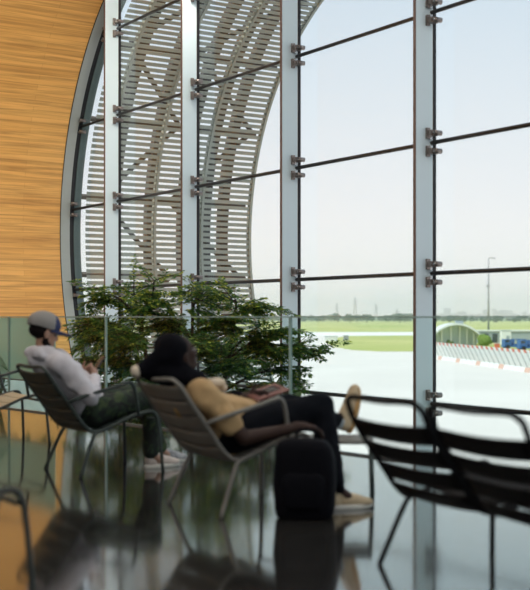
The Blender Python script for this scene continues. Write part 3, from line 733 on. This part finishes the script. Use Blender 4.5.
def spray(lv, tw, p, d, L, base=.4):
    """flat conifer-like fan: a drooping twig with side twigs of small leaves"""
    d = d.normalized(); up = (Vector((0,0,1))+rv(.35)).normalized(); n = int(L/.045); pos = p.copy(); pts = [p.copy()]
    for i in range(n):
        d = (d+Vector((0,0,-.035))+rv(.07)).normalized(); pos = pos+d*(L/n); pts.append(pos.copy())
        sd = d.cross(up).normalized(); k = i/n
        for sgn in (-1, 1):
            tl = L*.42*(1-k*.75)*rnd.uniform(.6,1.1); td = (d*.75+sd*sgn*.8+rv(.12)).normalized(); m = max(2, int(tl/.036)); tp = pos.copy()
            for q in range(m):
                tp = tp+td*(tl/m); td = (td+Vector((0,0,-.05))).normalized(); ts = td.cross(up).normalized()
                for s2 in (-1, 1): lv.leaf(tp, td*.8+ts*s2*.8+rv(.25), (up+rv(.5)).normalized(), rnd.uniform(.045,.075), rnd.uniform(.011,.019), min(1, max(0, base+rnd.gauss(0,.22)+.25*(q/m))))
    tw.tube(pts[::max(1, n//4)], [.006*(1-.6*i/max(1, len(pts[::max(1, n//4)])-1)) for i in range(len(pts[::max(1, n//4)]))], 5)
def limb(tw, p, q, r0, r1, sag=.08):
    m = (p+q)/2+Vector((0,0,sag))+rv(.05); pts = catmull([p, m, q], 5); tw.tube(pts, [r0+(r1-r0)*i/(len(pts)-1) for i in range(len(pts))], 7); return pts
def tree():
    base = Vector((-.95, 14.2, -1.2)); root = empty('ornamental_tree', base); tag(root, 'spreading dark green tree with flat sprays behind the glass balustrade', 'tree')
    lv = Leaves(); tw = MB(); trunk = MB(); O = Vector((0,0,0))
    # limb tips relative to the base, outline as in the picture
    tips = [(-.85,-.2,2.55), (-.65,.3,2.62), (-.35,-.25,2.72), (.0,.2,2.60), (.22,-.3,2.55), (.55,.1,2.48), (.85,-.15,2.42), (1.05,.0,2.1), (1.3,-.25,1.95), (1.5,-.1,1.88), (-1.0,.1,2.2), (-.95,-.4,1.8), (-.95,.2,1.4), (1.2,.15,1.65), (.95,-.4,1.5), (-.6,-.6,2.1), (.1,-.7,2.0), (.55,-.6,1.75), (-.9,-.6,1.3), (-.3,-.8,1.5), (.3,-.8,1.25), (.8,-.3,1.05), (-.6,.5,1.7), (.3,.6,1.9), (-.1,.1,2.2), (-.5,-.1,2.35), (.45,-.1,2.2), (-.9,-.3,2.1), (.8,.2,2.0), (-.4,-.5,1.05), (.1,-.4,.95), (-.95,-.2,.9), (1.25,-.2,1.35), (.55,-.75,1.0), (-.7,-.7,.75), (.0,-.75,.65)]
    stems = []
    for (x, y) in ((-.3,.05), (.05,-.05), (.32,.08)):
        pts = catmull([O+Vector((x*.25, y, 0)), O+Vector((x*.6, y*2, .7)), O+Vector((x*1.4, y*3, 1.5)), O+Vector((x*1.8, y*2, 2.2))], 6); trunk.tube(pts, [.062-.045*i/(len(pts)-1) for i in range(len(pts))], 8); stems.append(pts)
    for t in tips:
        t = Vector(t); st = min(stems, key=lambda s: min((p-t).length for p in s)); cand = [p for p in st if p.z < t.z-.15] or [st[0]]
        p0 = min(cand, key=lambda p: (p-t).length); pts = limb(tw, p0, t, .020, .007)
        d0 = (t-p0).normalized(); hi = .30+.20*max(0, (t.z-1.6))  # upper sprays yellower: sunlight on the crown painted into the leaf colour
        for i in range(len(pts)-1, 2, -1):
            p = pts[i]; k = (1 if i % 2 else 2) if t.z > 2.3 else 2 if t.x > .9 else 4
            for _ in range(k):
                dd = (Vector((d0.x, d0.y, d0.z*.35))+rv(.75)); dd.z = dd.z*.5+.05
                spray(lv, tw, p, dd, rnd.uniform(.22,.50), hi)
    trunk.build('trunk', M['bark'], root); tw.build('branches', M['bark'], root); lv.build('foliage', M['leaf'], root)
tree()
def shrub(x, y, h, w, label, n=260):
    root = empty('leafy_shrub', (x, y, -1.2)); tag(root, label, 'shrub', 'low shrubs in the sunken bed'); lv = Leaves(); tw = MB()
    for i in range(9):
        a = rnd.uniform(0, 2*PI); q = Vector((math.cos(a)*w*rnd.uniform(.2,.8), math.sin(a)*w*rnd.uniform(.2,.8), h*rnd.uniform(.6,1))); pts = limb(tw, Vector((0,0,0)), q, .012, .005, .1)
        for p in pts[3:]:
            for _ in range(n//40):
                o = p+rv(.16); d = (rv(1)+Vector((0,0,.5))); lv.leaf(o, d, (Vector((0,0,1))+rv(.5)).normalized(), rnd.uniform(.06,.12), rnd.uniform(.016,.03), rnd.random())
    tw.build('stems', M['bark'], root); lv.build('foliage', M['leafd'], root)
for i in range(7):
    u = 6.3-i*.6; q = B(u, rnd.uniform(.5,.7)); shrub(q.x, q.y, rnd.uniform(1.25,1.65), .30, 'low dark green shrub in the bed behind the glass balustrade')
def palm(x, y):
    root = empty('palm_plant', (x, y, -1.2)); tag(root, 'small palm with arching fronds at the left edge', 'palm'); lv = Leaves(); tw = MB()
    for i in range(12):
        a = 2*PI*i/12+rnd.uniform(-.2,.2); d = Vector((math.cos(a), math.sin(a), 0)); pts = catmull([(0,0,.1), d*.12+Vector((0,0,1.2)), d*.35+Vector((0,0,1.85)), d*.75+Vector((0,0,1.72))], 8); tw.tube(pts, .008, 5)
        for p0, p1 in zip(pts[9:], pts[10:]):
            t = (p1-p0).normalized(); sd = t.cross(Vector((0,0,1))).normalized()
            for s in (-1, 1):
                for k in (0, .5): lv.leaf(p0.lerp(p1, k), t*.6+sd*s+Vector((0,0,-.25)), Vector((0,0,1)), .20, .012, rnd.random())
    tw.build('stems', M['leafp'], root); lv.build('foliage', M['leafp'], root)
palm(-3.45, 14.9)

# ------------------------------------------------------------------ outside world
GZ = -4.9; F = 1190.0; HZ = 316.5
def gp(px, py, z=GZ):
    Y = (1.1-GZ)*F/(py-HZ); return Vector(((px-265)/F*Y, Y, z))
def flat(name, pts, z, m, label, cat):
    mb = MB(); n = len(pts); t = .06
    mb.add([(p[0], p[1], z) for p in pts]+[(p[0], p[1], z-t) for p in pts], [tuple(range(n)), tuple(range(2*n-1, n-1, -1))]+[(i, (i+1) % n, n+(i+1) % n, n+i) for i in range(n)])
    return struct(mb.build(name, m), label, cat)
flat('ground', [(-6000,-40), (6000,-40), (6000,9000), (-6000,9000)], GZ-.3, M['farland'], 'distant flat green land beyond the airfield', 'land')
flat('ground_apron', [(-250,-35), (400,-35), (400,420), (-250,420)], GZ, M['apron'], 'pale concrete apron outside the glass', 'apron')
flat('ground_far_grass', [(-900,455), (1300,455), (1300,1500), (-900,1500)], GZ+.02, M['grass'], 'sunlit grass strip beyond the runway', 'grass')
flat('ground_runway', [(-900,372), (1300,372), (1300,456), (-900,456)], GZ+.04, M['runway'], 'pale runway crossing the airfield', 'runway')
isl = [gp(*q) for q in ((325,342), (334,338), (352,336), (413,335.6), (540,335.4), (640,335.4), (640,352), (520,351), (440,351.5), (413,351.5), (380,351.5), (352,350), (334,347))]
flat('ground_grass_island', isl, GZ+.06, M['grass'], 'green grass island between apron and runway', 'grass')
# tree line on the horizon
rt = random.Random(5)
def far_tree(x, y, h, w, name='distant_tree', m='treefar', label='small round tree in the hazy tree line on the horizon', z=GZ, n=(10,6), low=False):
    root = empty(name, (x, y, z)); tag(root, label, 'tree', 'trees along the horizon')
    mb = MB()
    for i in range(4):
        mb.ell((rt.uniform(-.28,.28)*w, rt.uniform(-.2,.2)*w, h*(rt.uniform(.5,.66) if not low else rt.uniform(.3,.5))), (w*rt.uniform(.3,.45), w*rt.uniform(.3,.45), h*rt.uniform(.3,.4)), None, *n, 0, .5)
    mb.build('crown', M[m], root); MB().cyl((0,0,0), (0,0,h*.5), w*.05, n=6).build('trunk', M['bark'], root)
    return root
px = 255
while px < 555:
    nt_ = globals().get('nt_', 0)+1; Y = 1120+(nt_*3 % 8)*45; h = rt.uniform(5.5, 9.5)*(1 if px < 418 else .8); far_tree((px-265)/F*Y, Y, h, h*rt.uniform(.95,1.3)); px += rt.uniform(4.0, 8.5)
# lattice pylons
for (px, h, Y) in ((337,20,1900), (355,25,1700), (376,19,1900), (397,15,2100)):
    X = (px-265)/F*Y; root = empty('power_pylon', (X, Y, GZ)); tag(root, {337:'faint lattice pylon, leftmost of the row on the horizon', 355:'tallest lattice pylon standing above the tree line', 376:'short lattice pylon right of the tallest one', 397:'faint small pylon nearest the fourth fin'}[px], 'pylon', 'pylons on the horizon')
    H_ = h*1.35; mb = MB(); 
    for sx in (-1, 1):
        for sy in (-1, 1): mb.tube([(sx*3, sy*3, 0), (sx*.8, sy*.8, H_*.65), (sx*.25, sy*.25, H_)], .28, 4)
    for i in range(6):
        z0, z1 = H_*i/7, H_*(i+1)/7; w0, w1 = 3-2.4*i/7, 3-2.4*(i+1)/7
        mb.tube([(-w0,-w0,z0), (w1,-w1,z1)], .14, 4); mb.tube([(w0,-w0,z0), (-w1,-w1,z1)], .14, 4)
    mb.build('lattice', M['pylon'], root)
    mb = MB(); [mb.tube([(-w,0,H_*z), (w,0,H_*z)], .25, 4) for w, z in ((4.2,.68), (3.2,.82), (2.0,.95))]; mb.build('cross_arm', M['pylon'], root)
# hazy town skyline
px = 424
while px < 560:
    nb_ = globals().get('nb_', 0)+1; Y = 3600+(nb_*3 % 8)*120; h = rt.choice((14, 18, 22, 28, 34)); w = rt.uniform(14, 40); X = (px-265)/F*Y
    o = empty('apartment_block', (X, Y, GZ)); tag(o, 'distant pale block in the hazy town skyline at right', 'building', 'blocks of the hazy skyline')
    MB().box((0,0,h/2), (w,15,h)).build('wall', M['citymat'], o); MB().box((rt.uniform(-.2,.2)*w,0,h+1), (w*.3,6,2.4)).build('roof_hut', M['citymat'], o); px += rt.uniform(4, 10)
# light mast
mp_ = gp(488.5, 340); ms = empty('light_mast', mp_); tag(ms, 'tall slim lighting mast rising above the arched pavilion', 'light mast')
MB().tube([(0,0,0), (0,0,12), (0,0,20.9)], [.30,.22,.14], 8).build('pole', M['pylon'], ms); MB().tube(catmull([(0,0,20.6), (.25,0,20.95), (1.0,0,20.95)], 4), .10, 6).build('arm', M['pylon'], ms); MB().box((1.25,0,20.9), (.9,.4,.22)).build('lamp_head', M['pylon'], ms); MB().box((-.15,0,13.8), (.8,.4,.5)).build('bracket_box', M['pylon'], ms)
# arched pavilion
pv = empty('arched_pavilion', gp(457, 345.5)); tag(pv, 'low pavilion with a white arched roof and glazed front behind the fence', 'pavilion')
Wd = 10.4; prf = [(-5.4,1.75), (-4.2,2.9), (-2.7,3.75), (-.9,4.2), (.8,4.1), (2.4,3.5), (3.8,2.55), (5.0,1.3)]
c_ = catmull([(x, 0, z) for x, z in prf], 5); mb = MB(); vs = []
for p in c_: vs += [(p.x,-2.6,p.z), (p.x,5,p.z), (p.x,5,p.z+.42), (p.x,-2.6,p.z+.42)]
K = len(c_); mb.add(vs, [(i*4+q, i*4+(q+1) % 4, (i+1)*4+(q+1) % 4, (i+1)*4+q) for i in range(K-1) for q in range(4)]+[(0,1,2,3), (K*4-1,K*4-2,K*4-3,K*4-4)]); mb.build('roof', M['outwhite'], pv)
mb = MB(); vs = []
for p in c_[3:-4]: vs += [(p.x,0,0), (p.x,0,p.z-.02), (p.x,.1,p.z-.02), (p.x,.1,0)]
K = len(c_[3:-4]); mb.add(vs, [(i*4+q, i*4+(q+1) % 4, (i+1)*4+(q+1) % 4, (i+1)*4+q) for i in range(K-1) for q in range(4)]+[(0,1,2,3), (K*4-1,K*4-2,K*4-3,K*4-4)]); mb.build('glazed_front', M['paleglass'], pv)
for x, z in ((-3.2,3.3), (-1.3,3.9), (.5,4.0), (2.0,3.5), (3.4,2.6)): MB().box((x,-.4,z/2), (.32,.3,z)).build('column', M['outwhite'], pv)
MB().box((.6,1,4.75), (1.6,1.2,.7)).build('roof_unit', M['outgrey'], pv)
# low shed, white cabin
sh = empty('long_shed', gp(520, 343.5)); tag(sh, 'long low blue-grey shed beyond the blast fence', 'shed')
MB().box((4,6,1.35), (26,6,2.7)).build('wall', M['outgrey'], sh); MB().box((4,6,2.8), (26.6,6.6,.22)).build('roof', M['outwhite'], sh)
for x in (-7, -5, -3.2): MB().box((x,2.95,1.1), (1.1,.12,2.0)).build('door', M['darkglass'], sh)
cb = empty('site_cabin', gp(505.5, 345)); tag(cb, 'white box cabin standing in front of the long shed', 'cabin')
MB().box((0,0,1.5), (1.9,2.2,3.0)).build('wall', M['outwhite'], cb); MB().box((0,0,3.05), (2.05,2.35,.12)).build('roof', M['outgrey'], cb); MB().box((.3,-1.12,1.0), (.7,.06,1.9)).build('door', M['outgrey'], cb)
def truck(px, py, label, L=4.4):
    r = empty('service_truck', gp(px, py), R(8)); tag(r, label, 'truck', 'blue service trucks by the shed')
    MB().box((0,0,.55), (L,1.7,.35)).build('chassis', M['blue'], r); MB().box((-L*.33,0,1.25), (L*.30,1.7,1.15)).build('cab', M['blue'], r, bevel=.08); MB().box((-L*.36,-.86,1.5), (L*.18,.04,.45)).build('side_window', M['darkglass'], r)
    mb = MB()
    for x in (-.05, .2, .45): mb.box((L*x, 0, 1.3), (.1, 1.6, 1.1))
    mb.box((L*.2,0,1.8), (L*.56,1.6,.12)); mb.box((L*.2,0,.85), (L*.58,1.6,.3)); mb.build('cargo_rack', M['blue'], r)
    for x in (-.33, .3):
        for y in (-.85, .85): MB().cyl((L*x, y-.12, .4), (L*x, y+.12, .4), .4, n=14).build('wheel', M['tyre'], r)
truck(514, 349, 'blue service truck left of the other, behind the fence'); truck(530, 350.5, 'blue service truck cut by the right edge of the picture')
for px, py, w, lab in ((486,346,3.0,'yellow-green bush beside the pavilion end'), (441,344,2.4,'green bush by the left end of the pavilion'), (450,345.5,1.4,'small green bush in front of the pavilion')):
    q = gp(px, py); r = far_tree(q.x, q.y, w*.95, w, 'roadside_bush', 'shrubout', lab, GZ, (16,10), True); r['group'] = 'bushes near the pavilion'
rb = empty('equipment_box', gp(497, 349.5)); tag(rb, 'small red equipment box behind the fence', 'box'); MB().box((0,0,.55), (.9,.7,1.1)).build('body', M['redmark'], rb, bevel=.03); MB().box((0,0,1.14), (1,.8,.08)).build('lid', M['outwhite'], rb)
# blast fence: leaning panels with red tips, low barrier blocks in front
fa, fb = gp(433, 356.6), gp(548, 372.2); fd = (fb-fa); FL = fd.length; fd.normalize(); lean = Vector((-1.02, -.08, 0))
fen = empty('blast_fence', fa); tag(fen, 'long pale leaning blast fence with red tips along the apron', 'fence')
NP = 24
for i in range(NP):
    a = fd*(FL*i/NP); bq = fd*(FL*(i+.93)/NP); n = Vector((.06,0,.02)); up = Vector((lean.x, lean.y, 2.25))
    p = MB(); p.hexa([a, bq, a+n, bq+n, a+up, bq+up, a+up+n, bq+up+n]); pn = p.build('panel', M['fencep'], fen)
    a2 = fd*(FL*(i+.90)/NP)-Vector((.05,0,0)); b2 = fd*(FL*(i+.99)/NP)-Vector((.05,0,0)); p = MB(); p.hexa([a2, b2, a2+n, b2+n, a2+up, b2+up, a2+up+n, b2+up+n]); p.build('post', M['fencegap'], pn)
    a3 = fd*(FL*(i+.62)/NP)+up*.86-Vector((.08,0,0)); b3 = fd*(FL*(i+.98)/NP)+up*.86-Vector((.08,0,0)); n3 = Vector((.05,0,0)); u3 = up*.16; p = MB(); p.hexa([a3, b3, a3+n3, b3+n3, a3+u3, b3+u3, a3+n3+u3, b3+n3+u3]); p.build('red_marker', M['redmark'], pn)
ba, bb = gp(433, 358.6), gp(550, 375.5); bd = bb-ba; BL = bd.length; bd.normalize(); NB = 26; br_ = math.atan2(bd.y, bd.x)
proto = None
for i in range(NB):
    q = ba+bd*(BL*(i+.5)/NB); red = i % 5 == 2
    o = MB().hexa([(-.88,-.28,0), (.88,-.28,0), (-.88,.28,0), (.88,.28,0), (-.88,-.12,.5), (.88,-.12,.5), (-.88,.12,.5), (.88,.12,.5)]).build('road_barrier', M['barrier'] if red else M['outwhite'], None)
    o.location = q; o.rotation_euler.z = br_; tag(o, 'low red barrier block in the row before the fence' if red else 'low white barrier block in the row before the fence', 'barrier', 'red barrier blocks along the fence' if red else 'white barrier blocks along the fence')
# small apron marks on the grass island
for px, py, w, h, m, lab in ((331,341.5,3.0,1.2,'outwhite','small white cabinet on the grass island, leftmost'), (346,340.5,1.3,1.2,'pylon','small grey cabinet on the grass island')):
    o = empty('utility_cabinet', gp(px, py)); tag(o, lab, 'cabinet'); MB().box((0,0,h/2), (w,1,h)).build('body', M[m], o, bevel=.05); MB().box((0,0,h+.05), (w*1.06,1.1,.1)).build('lid', M['outgrey'], o)

# haze over the airfield
def haze():
    m = bpy.data.materials.new('thin_haze'); m.use_nodes = True; t = m.node_tree; t.nodes.clear()
    o = N(t, 'ShaderNodeOutputMaterial'); v = N(t, 'ShaderNodeVolumeScatter'); v.inputs['Color'].default_value = (.97,.985,1,1); v.inputs['Density'].default_value = .00027; v.inputs['Anisotropy'].default_value = .2
    t.links.new(v.outputs[0], o.inputs['Volume'])
    mb = MB(); mb.box((0, 3500, 42), (9000, 6600, 100)); ob = mb.build('summer_haze', m); tag(ob, 'thin bright haze over the airfield', 'haze', kind='stuff')
haze()

# ------------------------------------------------------------------ light
w = bpy.data.worlds.new('sky'); S.world = w; w.use_nodes = True; t = w.node_tree; bgn = t.nodes['Background']
tc = N(t, 'ShaderNodeTexCoord'); sp = N(t, 'ShaderNodeSeparateXYZ'); rp = N(t, 'ShaderNodeValToRGB')
t.links.new(tc.outputs['Generated'], sp.inputs[0]); t.links.new(sp.outputs['Z'], rp.inputs[0]); t.links.new(rp.outputs[0], bgn.inputs['Color'])
cr = rp.color_ramp; cr.elements[0].position = 0; cr.elements[0].color = (.95,.95,.965,1); cr.elements[1].position = 1; cr.elements[1].color = (.55,.72,.92,1)
for p, c in ((.08,(.915,.93,.955,1)), (.17,(.79,.865,.92,1)), (.27,(.66,.79,.89,1)), (.45,(.62,.79,.92,1))):
    e = cr.elements.new(p); e.color = c
bgn.inputs['Strength'].default_value = 1.0
sun = bpy.data.lights.new('sun', 'SUN'); so = bpy.data.objects.new('sun', sun); COL.objects.link(so); sun.energy = 3.4; sun.color = (1,.95,.86); sun.angle = R(1.5)
so.rotation_euler = Vector((-.60,-.35,.72)).to_track_quat('Z', 'Y').to_euler()

# ------------------------------------------------------------------ camera
cam = bpy.data.cameras.new('camera'); co = bpy.data.objects.new('camera', cam); COL.objects.link(co); S.camera = co
co.location = (0, 0, 1.1); co.rotation_euler = (R(90), 0, 0)
cam.sensor_fit = 'VERTICAL'; cam.sensor_height = 36; cam.lens = 36*1190/590; cam.shift_y = 21.5/590
cam.clip_start = .1; cam.clip_end = 20000
cam.dof.use_dof = True; cam.dof.focus_distance = 19.0; cam.dof.aperture_fstop = 72.6e-3/.034
vs_ = S.view_settings; vs_.view_transform = 'Standard'; vs_.look = 'None'; vs_.exposure = 0; vs_.gamma = 1; vs_.use_curve_mapping = False
cy = S.cycles; cy.max_bounces = 10; cy.diffuse_bounces = 4; cy.glossy_bounces = 5; cy.transparent_max_bounces = 24; cy.transmission_bounces = 4; cy.volume_bounces = 1; cy.caustics_reflective = False; cy.caustics_refractive = False; cy.use_denoising = True; cy.sample_clamp_indirect = 6
